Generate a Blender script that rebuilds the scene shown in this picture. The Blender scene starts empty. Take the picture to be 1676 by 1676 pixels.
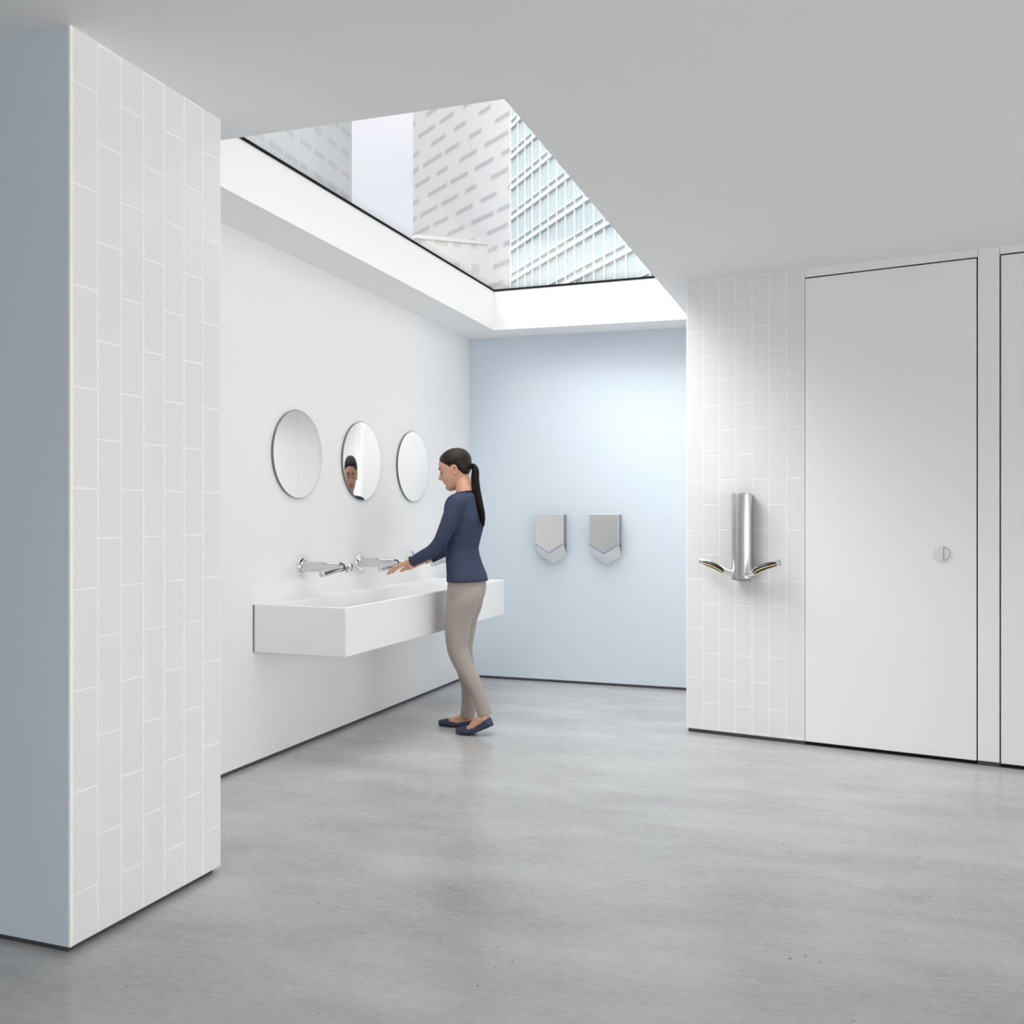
import bpy, bmesh, math, random
from mathutils import Vector, Matrix, noise
random.seed(4)
scn = bpy.context.scene
C = scn.collection
PI = math.pi
rad = math.radians

# ---------------------------------------------------------------- camera
FPX, CX, HY, CH = 1578.0, 838.0, 843.0, 1.27      # focal length in px, centre, horizon row, eye height
YAW = math.atan(577 / 1578)
ca, sa = math.cos(YAW), math.sin(YAW)
cd = bpy.data.cameras.new('camera')
cam = bpy.data.objects.new('camera', cd)
C.objects.link(cam)
cam.location = (0, 0, CH)
cam.rotation_euler = (PI / 2, 0, YAW)
cd.sensor_width = 36
cd.lens = 36 * FPX / 1676
cd.shift_y = (HY - 838) / 1676
cd.clip_end = 2000
scn.camera = cam
scn.view_settings.view_transform = 'Standard'
scn.view_settings.look = 'None'
scn.view_settings.exposure = 0.0
scn.view_settings.gamma = 1
scn.view_settings.use_curve_mapping = False
try:
    scn.cycles.max_bounces = 14
    scn.cycles.diffuse_bounces = 8
    scn.cycles.glossy_bounces = 6
    scn.cycles.transparent_max_bounces = 16
    scn.cycles.caustics_reflective = False
    scn.cycles.caustics_refractive = False
    scn.cycles.sample_clamp_indirect = 8
except Exception:
    pass


def at(px, py, Y):
    """point of the room on the vertical plane y = Y"""
    r = (px - CX) / FPX
    d = Y / (r * sa + ca)
    return Vector(((r * ca - sa) * d, Y, CH - (py - HY) / FPX * d))


def ceil_z(x, y):
    return 2.6825 - 0.01219 * x - 0.01007 * y


# ---------------------------------------------------------------- materials
def mat(name, col, rough=0.5, metal=0.0, spec=0.5, **kw):
    m = bpy.data.materials.new(name)
    m.use_nodes = True
    b = m.node_tree.nodes['Principled BSDF']
    b.inputs['Base Color'].default_value = (*col, 1)
    b.inputs['Roughness'].default_value = rough
    b.inputs['Metallic'].default_value = metal
    b.inputs['Specular IOR Level'].default_value = spec
    for k, v in kw.items():
        b.inputs[k.replace('_', ' ')].default_value = v
    return m


def N(m, t, **kw):
    n = m.node_tree.nodes.new(t)
    for k, v in kw.items():
        setattr(n, k, v)
    return n


def L(m, a, b):
    m.node_tree.links.new(a, b)


def bumped(m, scale=(1, 1, 1), nscale=50, strength=.1, dist=.002, detail=3, coords='Object'):
    tc = N(m, 'ShaderNodeTexCoord')
    mp = N(m, 'ShaderNodeMapping')
    mp.inputs['Scale'].default_value = scale
    nz = N(m, 'ShaderNodeTexNoise')
    nz.inputs['Scale'].default_value = nscale
    nz.inputs['Detail'].default_value = detail
    bp = N(m, 'ShaderNodeBump')
    bp.inputs['Strength'].default_value = strength
    bp.inputs['Distance'].default_value = dist
    L(m, tc.outputs[coords], mp.inputs[0]); L(m, mp.outputs[0], nz.inputs['Vector'])
    L(m, nz.outputs[0], bp.inputs['Height'])
    L(m, bp.outputs[0], m.node_tree.nodes['Principled BSDF'].inputs['Normal'])
    return nz


def varied(m, nz, c0, c1, p0=.35, p1=.65):
    rp = N(m, 'ShaderNodeValToRGB')
    rp.color_ramp.elements[0].position = p0; rp.color_ramp.elements[0].color = (*c0, 1)
    rp.color_ramp.elements[1].position = p1; rp.color_ramp.elements[1].color = (*c1, 1)
    L(m, nz.outputs[0], rp.inputs[0])
    L(m, rp.outputs[0], m.node_tree.nodes['Principled BSDF'].inputs['Base Color'])
    return rp


M = {}
M['white'] = mat('white_paint', (.82, .82, .82), .6, spec=.3); bumped(M['white'], nscale=90, strength=.03)
M['ceiling'] = mat('ceiling_paint', (.86, .86, .86), .8, spec=.2)
M['blue'] = mat('pale_blue_paint', (.675, .755, .83), .6, spec=.25)
M['tile'] = mat('white_glazed_tile', (.82, .82, .82), .28, spec=.4); bumped(M['tile'], nscale=7, strength=.12, dist=.004, detail=1)
M['grout'] = mat('white_grout', (.95, .95, .95), .8, spec=.2); bumped(M['grout'], nscale=200, strength=.2)
M['lacquer'] = mat('white_lacquer', (.89, .89, .89), .35, spec=.35)
M['solid'] = mat('white_solid_surface', (.84, .84, .84), .35, spec=.4)
M['shaft'] = mat('shaft_white_paint', (.75, .75, .75), .7, spec=.2)
M['plinth'] = mat('dark_grey_plinth', (.07, .07, .075), .4)
M['dark'] = mat('black_gap', (.01, .01, .01), .8, spec=.1)
M['chrome'] = mat('polished_chrome', (.86, .86, .87), .10, metal=1)
M['chrome_soft'] = mat('satin_chrome', (.66, .66, .67), .14, metal=1)
M['rubber'] = mat('black_plastic', (.012, .012, .013), .35)
M['gold'] = mat('gold_strip', (.78, .56, .24), .4, metal=.1)
M['violet'] = mat('violet_slot', (.10, .08, .30), .4)


def brushed(name, col, sc, r0, r1):
    m = mat(name, col, .3, metal=1)
    nz = bumped(m, scale=sc, nscale=60, strength=.06, dist=.001)
    rp = N(m, 'ShaderNodeMapRange')
    rp.inputs['To Min'].default_value = r0; rp.inputs['To Max'].default_value = r1
    L(m, nz.outputs[0], rp.inputs[0])
    L(m, rp.outputs[0], m.node_tree.nodes['Principled BSDF'].inputs['Roughness'])
    return m


M['steel_h'] = brushed('brushed_steel_sheet', (.90, .89, .875), (1, 1, 14), .28, .42)
M['steel_v'] = brushed('brushed_steel_tube', (.58, .58, .59), (1, 1, 14), .26, .38)

# mirror: flush silvered glass, shading normal turned to bring the woman's face into reflection
mm = bpy.data.materials.new('mirror_silver'); mm.use_nodes = True
mm.node_tree.nodes.remove(mm.node_tree.nodes['Principled BSDF'])
g = N(mm, 'ShaderNodeBsdfGlossy'); g.inputs['Roughness'].default_value = 0.0
g.inputs['Color'].default_value = (.76, .76, .76, 1)
cx = N(mm, 'ShaderNodeCombineXYZ')
T = rad(24.0)
cx.inputs[0].default_value = math.cos(T); cx.inputs[1].default_value = -math.sin(T)
L(mm, cx.outputs[0], g.inputs['Normal']); L(mm, g.outputs[0], mm.node_tree.nodes['Material Output'].inputs[0])
M['mirror'] = mm
M['mirror_edge'] = mat('mirror_edge', (.16, .17, .17), .2, spec=.6)

# skylight pane: clear glass, reflective at glancing angles
mg = bpy.data.materials.new('clear_glass'); mg.use_nodes = True
mg.node_tree.nodes.remove(mg.node_tree.nodes['Principled BSDF'])
tr = N(mg, 'ShaderNodeBsdfTransparent'); tr.inputs['Color'].default_value = (.975, .975, .972, 1)
gl = N(mg, 'ShaderNodeBsdfGlossy'); gl.inputs['Roughness'].default_value = 0.0
lw = N(mg, 'ShaderNodeLayerWeight'); lw.inputs['Blend'].default_value = .5
pw = N(mg, 'ShaderNodeMath', operation='POWER'); pw.inputs[1].default_value = 5; L(mg, lw.outputs['Facing'], pw.inputs[0])
fr = N(mg, 'ShaderNodeMath', operation='MULTIPLY_ADD'); fr.inputs[1].default_value = .5; fr.inputs[2].default_value = .02; L(mg, pw.outputs[0], fr.inputs[0])
mx = N(mg, 'ShaderNodeMixShader')
L(mg, fr.outputs[0], mx.inputs[0]); L(mg, tr.outputs[0], mx.inputs[1]); L(mg, gl.outputs[0], mx.inputs[2])
L(mg, mx.outputs[0], mg.node_tree.nodes['Material Output'].inputs[0])
M['glass'] = mg

# polished concrete floor
mf = mat('polished_concrete', (.4, .4, .4), .3, spec=.5)
b = mf.node_tree.nodes['Principled BSDF']
tc = N(mf, 'ShaderNodeTexCoord')
mp = N(mf, 'ShaderNodeMapping'); mp.inputs['Scale'].default_value = (.75, 1.8, 1); mp.inputs['Rotation'].default_value = (0, 0, rad(-8))
L(mf, tc.outputs['Object'], mp.inputs[0])
n1 = N(mf, 'ShaderNodeTexNoise'); n1.inputs['Scale'].default_value = 1.6; n1.inputs['Detail'].default_value = 9; n1.inputs['Roughness'].default_value = .62
n2 = N(mf, 'ShaderNodeTexNoise'); n2.inputs['Scale'].default_value = 34; n2.inputs['Detail'].default_value = 6; n2.inputs['Roughness'].default_value = .7
L(mf, mp.outputs[0], n1.inputs['Vector']); L(mf, mp.outputs[0], n2.inputs['Vector'])
mixn = N(mf, 'ShaderNodeMix'); mixn.data_type = 'FLOAT'; mixn.inputs[0].default_value = .38
L(mf, n1.outputs[0], mixn.inputs[2]); L(mf, n2.outputs[0], mixn.inputs[3])
rp = N(mf, 'ShaderNodeValToRGB')
rp.color_ramp.elements[0].position = .34; rp.color_ramp.elements[0].color = (.365, .365, .365, 1)
rp.color_ramp.elements[1].position = .66; rp.color_ramp.elements[1].color = (.565, .565, .56, 1)
L(mf, mixn.outputs[0], rp.inputs[0])
vo = N(mf, 'ShaderNodeTexVoronoi'); vo.inputs['Scale'].default_value = 15
L(mf, tc.outputs['Object'], vo.inputs['Vector'])
n3 = N(mf, 'ShaderNodeTexNoise'); n3.inputs['Scale'].default_value = 2.4
L(mf, tc.outputs['Object'], n3.inputs['Vector'])
thr = N(mf, 'ShaderNodeMapRange'); thr.inputs['From Min'].default_value = .45; thr.inputs['From Max'].default_value = .75
thr.inputs['To Min'].default_value = 0.015; thr.inputs['To Max'].default_value = .12
L(mf, n3.outputs[0], thr.inputs[0])
lt = N(mf, 'ShaderNodeMath', operation='LESS_THAN')
L(mf, vo.outputs['Distance'], lt.inputs[0]); L(mf, thr.outputs[0], lt.inputs[1])
mk = N(mf, 'ShaderNodeMix'); mk.data_type = 'RGBA'
fac = N(mf, 'ShaderNodeMath', operation='MULTIPLY'); fac.inputs[1].default_value = .6
L(mf, lt.outputs[0], fac.inputs[0]); L(mf, fac.outputs[0], mk.inputs[0])
L(mf, rp.outputs[0], mk.inputs[6]); mk.inputs[7].default_value = (.10, .10, .10, 1)
L(mf, mk.outputs[2], b.inputs['Base Color'])
rr = N(mf, 'ShaderNodeMapRange'); rr.inputs['To Min'].default_value = .30; rr.inputs['To Max'].default_value = .17
L(mf, n1.outputs[0], rr.inputs[0]); L(mf, rr.outputs[0], b.inputs['Roughness'])
bp = N(mf, 'ShaderNodeBump'); bp.inputs['Strength'].default_value = .05; bp.inputs['Distance'].default_value = .002
L(mf, n2.outputs[0], bp.inputs['Height']); L(mf, bp.outputs[0], b.inputs['Normal'])
M['floor'] = mf

# person
M['skin'] = mat('skin', (.62, .345, .235), .5, spec=.35, Subsurface_Weight=.12, Subsurface_Scale=.01)
M['skin'].node_tree.nodes['Principled BSDF'].inputs['Subsurface Radius'].default_value = (1, .35, .2)
M['lips'] = mat('lips', (.50, .17, .16), .4)
M['brow'] = mat('brow_hair', (.07, .04, .03), .6)
M['hair'] = mat('dark_brown_hair', (.014, .009, .006), .38, spec=.2)
varied(M['hair'], bumped(M['hair'], scale=(1, 7, 7), nscale=22, strength=.7, dist=.006, detail=4), (.006, .004, .003), (.045, .029, .021), .4, .72)  # lighter streaks in the base colour stand in for glossy highlights
M['hair_tail'] = mat('ponytail_hair', (.009, .0055, .004), .45, spec=.12)
bumped(M['hair_tail'], scale=(9, 9, .7), nscale=22, strength=.5, dist=.005, detail=3)
M['knit'] = mat('slate_blue_knit', (.046, .058, .103), .85, spec=.12)
bumped(M['knit'], scale=(1, 1, .45), nscale=11, strength=.6, dist=.03, detail=2)
M['knit_dark'] = mat('slate_blue_trim', (.024, .031, .06), .85, spec=.2)
M['trousers'] = mat('taupe_cloth', (.345, .30, .275), .8, spec=.2, Sheen_Weight=.2)
bumped(M['trousers'], scale=(1, 1, .5), nscale=8, strength=.5, dist=.025, detail=2)
M['seam'] = mat('taupe_seam', (.17, .14, .12), .8)
M['shoe'] = mat('navy_leather', (.033, .044, .085), .45, spec=.4)
M['sole'] = mat('dark_sole', (.012, .013, .018), .6)
M['zip'] = mat('zip_metal', (.6, .57, .5), .25, metal=1)


# ---------------------------------------------------------------- helpers
def mesh_obj(name, verts, faces, m, parent=None, smooth=False, mats=None, fmat=None):
    me = bpy.data.meshes.new(name)
    me.from_pydata([tuple(v) for v in verts], [], faces)
    me.materials.append(m)
    for x in (mats or []):
        me.materials.append(x)
    if fmat:
        for p, i in zip(me.polygons, fmat):
            p.material_index = i
    if smooth:
        for p in me.polygons:
            p.use_smooth = True
    bm = bmesh.new(); bm.from_mesh(me); bmesh.ops.recalc_face_normals(bm, faces=bm.faces); bm.to_mesh(me); bm.free()
    me.update()
    o = bpy.data.objects.new(name, me)
    C.objects.link(o)
    if parent:
        o.parent = parent
    return o


def bm_obj(name, bm, m, parent=None, smooth=False):
    me = bpy.data.meshes.new(name)
    bm.normal_update()
    bm.to_mesh(me); bm.free()
    me.materials.append(m)
    if smooth:
        for p in me.polygons:
            p.use_smooth = True
    o = bpy.data.objects.new(name, me)
    C.objects.link(o)
    if parent:
        o.parent = parent
    return o


def add_box(bm, x0, x1, y0, y1, z0, z1, bevel=0, seg=2):
    b2 = bmesh.new()
    bmesh.ops.create_cube(b2, size=1)
    for v in b2.verts:
        v.co = Vector(((x0 + x1) / 2 + v.co.x * (x1 - x0), (y0 + y1) / 2 + v.co.y * (y1 - y0), (z0 + z1) / 2 + v.co.z * (z1 - z0)))
    if bevel:
        bmesh.ops.bevel(b2, geom=b2.edges[:], offset=bevel, segments=seg, profile=.5, affect='EDGES')
    t = bpy.data.meshes.new('t'); b2.to_mesh(t); b2.free(); bm.from_mesh(t); bpy.data.meshes.remove(t)


def box(name, x0, x1, y0, y1, z0, z1, m, parent=None, bevel=0, seg=2):
    bm = bmesh.new(); add_box(bm, x0, x1, y0, y1, z0, z1, bevel, seg)
    return bm_obj(name, bm, m, parent)


def struct(o):
    o['kind'] = 'structure'
    return o


def tag(o, label, cat, group=None):
    o['label'] = label; o['category'] = cat
    if group:
        o['group'] = group
    return o


def empty(name, loc, rz=0):
    o = bpy.data.objects.new(name, None)
    C.objects.link(o)
    o.location = loc; o.rotation_euler = (0, 0, rz)
    o.empty_display_size = .05
    return o


def frame_from(d, up=Vector((0, 0, 1))):
    d = d.normalized()
    if abs(d.dot(up)) > .98:
        up = Vector((1, 0, 0)) if abs(d.x) < .9 else Vector((0, 1, 0))
    s = d.cross(up).normalized()
    return s, s.cross(d).normalized()


def tube_data(pts, rads, n=20, round_ends=True, up=Vector((0, 0, 1)), flat=1.0):
    """tube through pts; rads are numbers or (side, up) pairs"""
    P = [Vector(p) for p in pts]
    R = [(r, r * flat) if not isinstance(r, tuple) else r for r in rads]
    if round_ends:
        d0 = (P[0] - P[1]).normalized(); d1 = (P[-1] - P[-2]).normalized()
        def cap(p, d, r):
            rr_ = min(r)
            return [(p + d * rr_ * math.sin(a), (r[0] * math.cos(a), r[1] * math.cos(a))) for a in (rad(30), rad(60), rad(82))]
        a = cap(P[0], d0, R[0]); c = cap(P[-1], d1, R[-1])
        P = [x[0] for x in reversed(a)] + P + [x[0] for x in c]
        R = [x[1] for x in reversed(a)] + R + [x[1] for x in c]
    V, F = [], []
    s = u = None
    for i, p in enumerate(P):
        d = (P[min(i + 1, len(P) - 1)] - P[max(i - 1, 0)]).normalized()
        if s is None:
            s, u = frame_from(d, up)
        else:
            s = (s - d * s.dot(d)).normalized()
            u = s.cross(d).normalized()
        for k in range(n):
            t = 2 * PI * k / n
            V.append(p + s * R[i][0] * math.cos(t) + u * R[i][1] * math.sin(t))
    for i in range(len(P) - 1):
        for k in range(n):
            a = i * n + k; b_ = i * n + (k + 1) % n
            F.append((a, b_, b_ + n, a + n))
    F.append(tuple(range(n))[::-1]); F.append(tuple(range((len(P) - 1) * n, len(P) * n)))
    return V, F


def spline(pts, k=6):
    """Catmull-Rom through tuples (x,y,z,r...)"""
    P = [pts[0]] + list(pts) + [pts[-1]]
    out = []
    for i in range(1, len(P) - 2):
        for j in range(k):
            t = j / k
            out.append(tuple(.5 * ((2 * b_) + (-a + c) * t + (2 * a - 5 * b_ + 4 * c - d) * t * t + (-a + 3 * b_ - 3 * c + d) * t ** 3)
                             for a, b_, c, d in zip(P[i - 1], P[i], P[i + 1], P[i + 2])))
    out.append(tuple(pts[-1]))
    return out


def tube(name, pts, rads, m, parent=None, **kw):
    V, F = tube_data(pts, rads, **kw)
    return mesh_obj(name, V, F, m, parent, smooth=True)


def lathe(bm, prof, origin, axis, n=48):
    """prof: list of (distance along axis, radius)"""
    axis = Vector(axis).normalized(); s, u = frame_from(axis)
    rows = []
    for a, r in prof:
        rows.append([bm.verts.new(Vector(origin) + axis * a + (s * math.cos(2 * PI * k / n) + u * math.sin(2 * PI * k / n)) * max(r, 1e-5)) for k in range(n)])
    for i in range(len(rows) - 1):
        for k in range(n):
            bm.faces.new((rows[i][k], rows[i][(k + 1) % n], rows[i + 1][(k + 1) % n], rows[i + 1][k]))
    bm.faces.new(rows[0][::-1]); bm.faces.new(rows[-1])
    bmesh.ops.recalc_face_normals(bm, faces=bm.faces)


def autosmooth(o, ang=35):
    for p in o.data.polygons:
        p.use_smooth = True
    bm = bmesh.new(); bm.from_mesh(o.data)
    for e in bm.edges:
        if len(e.link_faces) == 2 and e.calc_face_angle(0) > rad(ang):
            e.smooth = False
    bm.to_mesh(o.data); bm.free()
    return o


def lathe_obj(name, prof, origin, axis, m, parent=None, n=48):
    bm = bmesh.new(); lathe(bm, prof, origin, axis, n)
    return autosmooth(bm_obj(name, bm, m, parent))


def union(name, parts, m, voxel, parent=None, smooth_it=4, factor=.5):
    V, F = [], []
    for v, f in parts:
        o = len(V); V += v; F += [tuple(i + o for i in q) for q in f]
    ob = mesh_obj(name, V, F, m)
    r = ob.modifiers.new('r', 'REMESH'); r.mode = 'VOXEL'; r.voxel_size = voxel
    s = ob.modifiers.new('s', 'SMOOTH'); s.factor = factor; s.iterations = smooth_it
    dg = bpy.context.evaluated_depsgraph_get()
    me = bpy.data.meshes.new_from_object(ob.evaluated_get(dg))
    ob.modifiers.clear()
    ob.data = me
    me.name = name
    if not me.materials:
        me.materials.append(m)
    for p in me.polygons:
        p.use_smooth = True
    if parent:
        ob.parent = parent
    return ob


def sloped_top(o, dz=0.0, frame=None):
    """raise the top vertices of a wall to the ceiling"""
    for v in o.data.vertices:
        if v.co.z > 2.597:
            w = frame @ v.co if frame else v.co
            v.co.z = ceil_z(w.x, w.y) + dz
    return o


def tile_wall(name, n_cols, w, rows_h, z_odd, z_even, z_bot, u0, length, frame, depth):
    """vertical stack-bonded tiles with half offset, in a local frame: x along wall, -y out"""
    root = struct(empty(name, (0, 0, 0)))
    root.matrix_world = frame
    body = box('wall_core', 0, length, .0009, depth, z_bot, 2.6, M['grout'], root)
    sloped_top(body, .03, frame)
    bm = bmesh.new()
    gr = .0042
    for c in range(n_cols):
        x0 = u0 + c * w + gr / 2; x1 = u0 + (c + 1) * w - gr / 2
        zo = z_odd if c % 2 == 0 else z_even
        while zo > z_bot:
            zo -= rows_h
        z = zo
        wpt = frame @ Vector((x0, 0, 0))
        top = ceil_z(wpt.x, wpt.y) + .01
        while z < top:
            a = max(z + gr / 2, z_bot); b_ = min(z + rows_h - gr / 2, top)
            if b_ - a > .012:
                b2 = bmesh.new(); bmesh.ops.create_cube(b2, size=1)
                ty = random.uniform(-.0003, .0003)
                for v in b2.verts:
                    v.co = Vector(((x0 + x1) / 2 + v.co.x * (x1 - x0), .002 + v.co.y * .004 + (ty if v.co.y < 0 else 0), (a + b_) / 2 + v.co.z * (b_ - a)))
                bmesh.ops.bevel(b2, geom=[e for e in b2.edges if all(v.co.y < .001 for v in e.verts)], offset=.0017, segments=2, profile=.5, affect='EDGES')
                t = bpy.data.meshes.new('t'); b2.to_mesh(t); b2.free(); bm.from_mesh(t); bpy.data.meshes.remove(t)
            z += rows_h
    bm_obj('tiling', bm, M['tile'], root)
    return root


# ---------------------------------------------------------------- room shell
WL, YB, PX, PY0, PY1 = -2.910, 6.985, -2.156, 2.178, 2.872
BB = .020
struct(box('floor', -7, 6, -5, 8.2, -.1, 0, M['floor']))

# ceiling with the skylight opening
OX0, OX1, OY0, OY1 = -2.593, -1.135, 3.03, 6.70
FILL_OPENING = (-1.5, 4.2, -4.0, -0.6) # added unseen opening behind the camera, lets in fill light
holes = [(OX0, OX1, OY0, OY1), FILL_OPENING]
xs = sorted({-7, 6} | {h_[i] for h_ in holes for i in (0, 1)}); ys = sorted({-5, 8.2} | {h_[i] for h_ in holes for i in (2, 3)})
nxs, nys = len(xs), len(ys)
V, F = [], []
for dz in (0, .12):
    for j in range(nys):
        for i in range(nxs):
            V.append((xs[i], ys[j], ceil_z(xs[i], ys[j]) + dz))
solid = {(i, j) for i in range(nxs - 1) for j in range(nys - 1)
         if not any(h_[0] < (xs[i] + xs[i + 1]) / 2 < h_[1] and h_[2] < (ys[j] + ys[j + 1]) / 2 < h_[3] for h_ in holes)}
idx = lambda i, j, k: k * nxs * nys + j * nxs + i
for (i, j) in solid:
    c4 = [(i, j), (i + 1, j), (i + 1, j + 1), (i, j + 1)]
    for k in (0, 1):
        F.append(tuple(idx(*c_, k) for c_ in c4))
    for (di, dj), (p_, q_) in zip(((0, -1), (1, 0), (0, 1), (-1, 0)), ((0, 1), (1, 2), (2, 3), (3, 0))):
        if (i + di, j + dj) not in solid:
            F.append((idx(*c4[p_], 0), idx(*c4[q_], 0), idx(*c4[q_], 1), idx(*c4[p_], 1)))
struct(mesh_obj('ceiling', V, F, M['ceiling']))

GZ = 2.950
def skylight(n, x0_, x1_, y0_, y1_):
    bm = bmesh.new()
    for (x0, x1, y0, y1) in ((x0_ - .15, x0_, y0_ - .15, y1_ + .15), (x1_, x1_ + .15, y0_ - .15, y1_ + .15), (x0_, x1_, y0_ - .15, y0_), (x0_, x1_, y1_, y1_ + .15)):
        add_box(bm, x0, x1, y0, y1, 2.72, GZ - .016)
    # inner faces run down flush into the ceiling opening
    for (x0, x1, y0, y1) in ((x0_ - .01, x0_ + .0005, y0_, y1_), (x1_ - .0005, x1_ + .01, y0_, y1_), (x0_, x1_, y0_ - .01, y0_ + .0005), (x0_, x1_, y1_ - .0005, y1_ + .01)):
        b2 = bmesh.new(); bmesh.ops.create_cube(b2, size=1)
        for v in b2.verts:
            x = (x0 + x1) / 2 + v.co.x * (x1 - x0); y = (y0 + y1) / 2 + v.co.y * (y1 - y0)
            v.co = Vector((x, y, ceil_z(x, y) + .0004 if v.co.z < 0 else GZ - .016))
        t = bpy.data.meshes.new('t'); b2.to_mesh(t); b2.free(); bm.from_mesh(t); bpy.data.meshes.remove(t)
    struct(bm_obj('trim_%d' % (1 if n == 1 else 7), bm, M['shaft']))
    win = struct(empty('window_%d' % n, ((x0_ + x1_) / 2, (y0_ + y1_) / 2, GZ)))
    cx_, cy_ = win.location.x, win.location.y
    bm = bmesh.new()
    for (x0, x1, y0, y1) in ((x0_ - .12, x0_ + .004, y0_ - .12, y1_ + .12), (x1_ - .004, x1_ + .12, y0_ - .12, y1_ + .12), (x0_, x1_, y0_ - .12, y0_ + .004), (x0_, x1_, y1_ - .004, y1_ + .12)):
        add_box(bm, x0 - cx_, x1 - cx_, y0 - cy_, y1 - cy_, -.016, -.001)
    bm_obj('window_frame', bm, M['dark'], win)
    box('pane', x0_ - .12 - cx_, x1_ + .12 - cx_, y0_ - .12 - cy_, y1_ + .12 - cy_, 0, .012, M['glass'], win)
skylight(1, OX0, OX1, OY0, OY1)
skylight(2, *FILL_OPENING)  # window and trim of the added fill-light opening

# walls
o = struct(box('wall_left', WL - .15, WL, PY1 - .02, YB + .15, BB, 2.6, M['white'])); sloped_top(o, .03)
o = struct(box('wall_back', WL, -.97, YB, YB + .15, BB, 2.6, M['blue'])); sloped_top(o, .03)
struct(box('baseboard_left', WL - .1, WL - .006, PY1 - .05, YB + .1, 0, BB, M['plinth']))
struct(box('baseboard_back', WL, -.97, YB + .006, YB + .1, 0, BB, M['plinth']))

# tiled pier on the left: blue face to the front, tiled face to the room
o = struct(box('wall_front_left', -6.9, PX - .004, PY0, PY1, BB, 2.6, M['blue'])); sloped_top(o, .03)
fr_p = Matrix.Translation((PX, PY0, 0)) @ Matrix.Rotation(PI / 2, 4, 'Z')      # local x -> +Y, local -y -> +X
t = tile_wall('wall_left_tiled', 7, .0978, .2957, .166, .314, BB, .0095, PY1 - PY0, fr_p, .006)
bm = bmesh.new(); add_box(bm, -.0005, .009, -.0006, .0085, BB, 2.6, .0008)
o = bm_obj('trim_2', bm, M['grout']); struct(o); o.matrix_world = fr_p; sloped_top(o, .03, fr_p)
struct(box('baseboard_front', -6.85, PX - .02, PY0 + .012, PY1 - .02, 0, BB, M['plinth']))
# enclosing walls outside the frame
o = struct(box('wall_rear', -7, 6, -5, -4.9, 0, 2.6, M['white'])); sloped_top(o, .03)
o = struct(box('wall_far_left', -7, -6.9, -4.9, PY0, 0, 2.6, M['white'])); sloped_top(o, .03)

# right-hand wall, turned a little from the back wall
FR = Matrix.Translation((-.983, 5.668, 0)) @ Matrix.Rotation(-math.atan2(.1659, .9861), 4, 'Z')
def rw(o, top=False):
    o.matrix_world = FR
    if top:
        sloped_top(o, .03, FR)
    return struct(o)
tile_wall('wall_right_tiled', 7, .0966, .2880, .3243, .4683, BB + .002, .003, .681, FR, .05)
rw(box('wall_right', 0, 6.8, .051, .16, .002, 2.6, M['white']), True)
o = struct(box('wall_right_return', -.981, -.90, 5.70, YB, BB, 2.6, M['white'])); sloped_top(o, .03)
D1a, D1b, J0, J1, D2a, D2b, DT = .6845, 1.5388, 1.5450, 1.6430, 1.6500, 2.5040, 2.5745
def door(n, a, b_, handle):
    d = struct(empty('door_%d' % n, (0, 0, 0))); d.matrix_world = FR
    box('door_panel', a, b_, 0, .009, BB + .002, DT, M['lacquer'], d, bevel=.0008)
    box('door_backing', a - .0025, b_ + .0055, .0095, .049, .004, DT + .007, M['dark'], d)
    if handle:
        hx, hz = 1.3830, 1.0700
        hd = lathe_obj('flush_handle', [(.004, 0), (.004, .0445), (.0035, .0465), (0, .0475), (-.002, .0475), (-.002, 0)][::-1], (hx, -.0005, hz), (0, -1, 0), M['steel_d'], d)
        pts = [(hx + .004 + .030 * math.cos(t_), -.0049, hz + .034 * math.sin(t_)) for t_ in [rad(-84 + 168 * k / 24) for k in range(25)]]
        pts2 = [(hx + .002, -.0049, hz + .036 * (1 - 2 * k / 8)) for k in range(9)]
        bmx = bmesh.new()
        # recessed D-shaped grip: dark outline on a shallow plate
        outer = [(hx + .002, hz - .0355)] + [(hx + .002 + .0325 * math.cos(t_), hz + .0355 * math.sin(t_)) for t_ in [rad(-80 + 160 * k / 24) for k in range(25)]] + [(hx + .002, hz + .0355)]
        inner = [(hx + .005, hz - .031)] + [(hx + .005 + .0270 * math.cos(t_), hz + .0322 * math.sin(t_)) for t_ in [rad(-78 + 156 * k / 24) for k in range(25)]] + [(hx + .005, hz + .031)]
        vo_ = [bmx.verts.new((x, -.0049, z)) for x, z in outer]; vi_ = [bmx.verts.new((x, -.0051, z)) for x, z in inner]
        vb_ = [bmx.verts.new((x, -.0040, z)) for x, z in outer]
        m_ = len(outer)
        for k in range(m_):
            q = (k + 1) % m_
            bmx.faces.new((vo_[k], vo_[q], vi_[q], vi_[k])); bmx.faces.new((vb_[k], vb_[q], vo_[q], vo_[k]))
        bmesh.ops.recalc_face_normals(bmx, faces=bmx.faces)
        g_ = bm_obj('grip_recess', bmx, M['grip'], hd)
    return d
M['steel_d'] = mat('brushed_steel_disc', (.80, .80, .80), .4, metal=.1)
M['grip'] = mat('grip_edge', (.13, .13, .13), .5)
door(1, D1a, D1b, True)
door(2, D2a, D2b, False)
rw(box('trim_3', D1a - .0015, J0 - .0012, 0, .05, DT + .0075, 2.6, M['lacquer']), True)
rw(box('trim_4', J0, J1, 0, .05, BB + .004, 2.6, M['lacquer'], bevel=.0006), True)
rw(box('trim_5', J1 + .0015, D2b, 0, .05, DT + .0075, 2.6, M['lacquer']), True)
rw(box('trim_6', D2b + .006, 6.8, 0, .05, BB, 2.6, M['lacquer']), True)
rw(box('baseboard_right', .01, 6.8, .010, .05, 0, BB + .001, M['plinth']))

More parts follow.
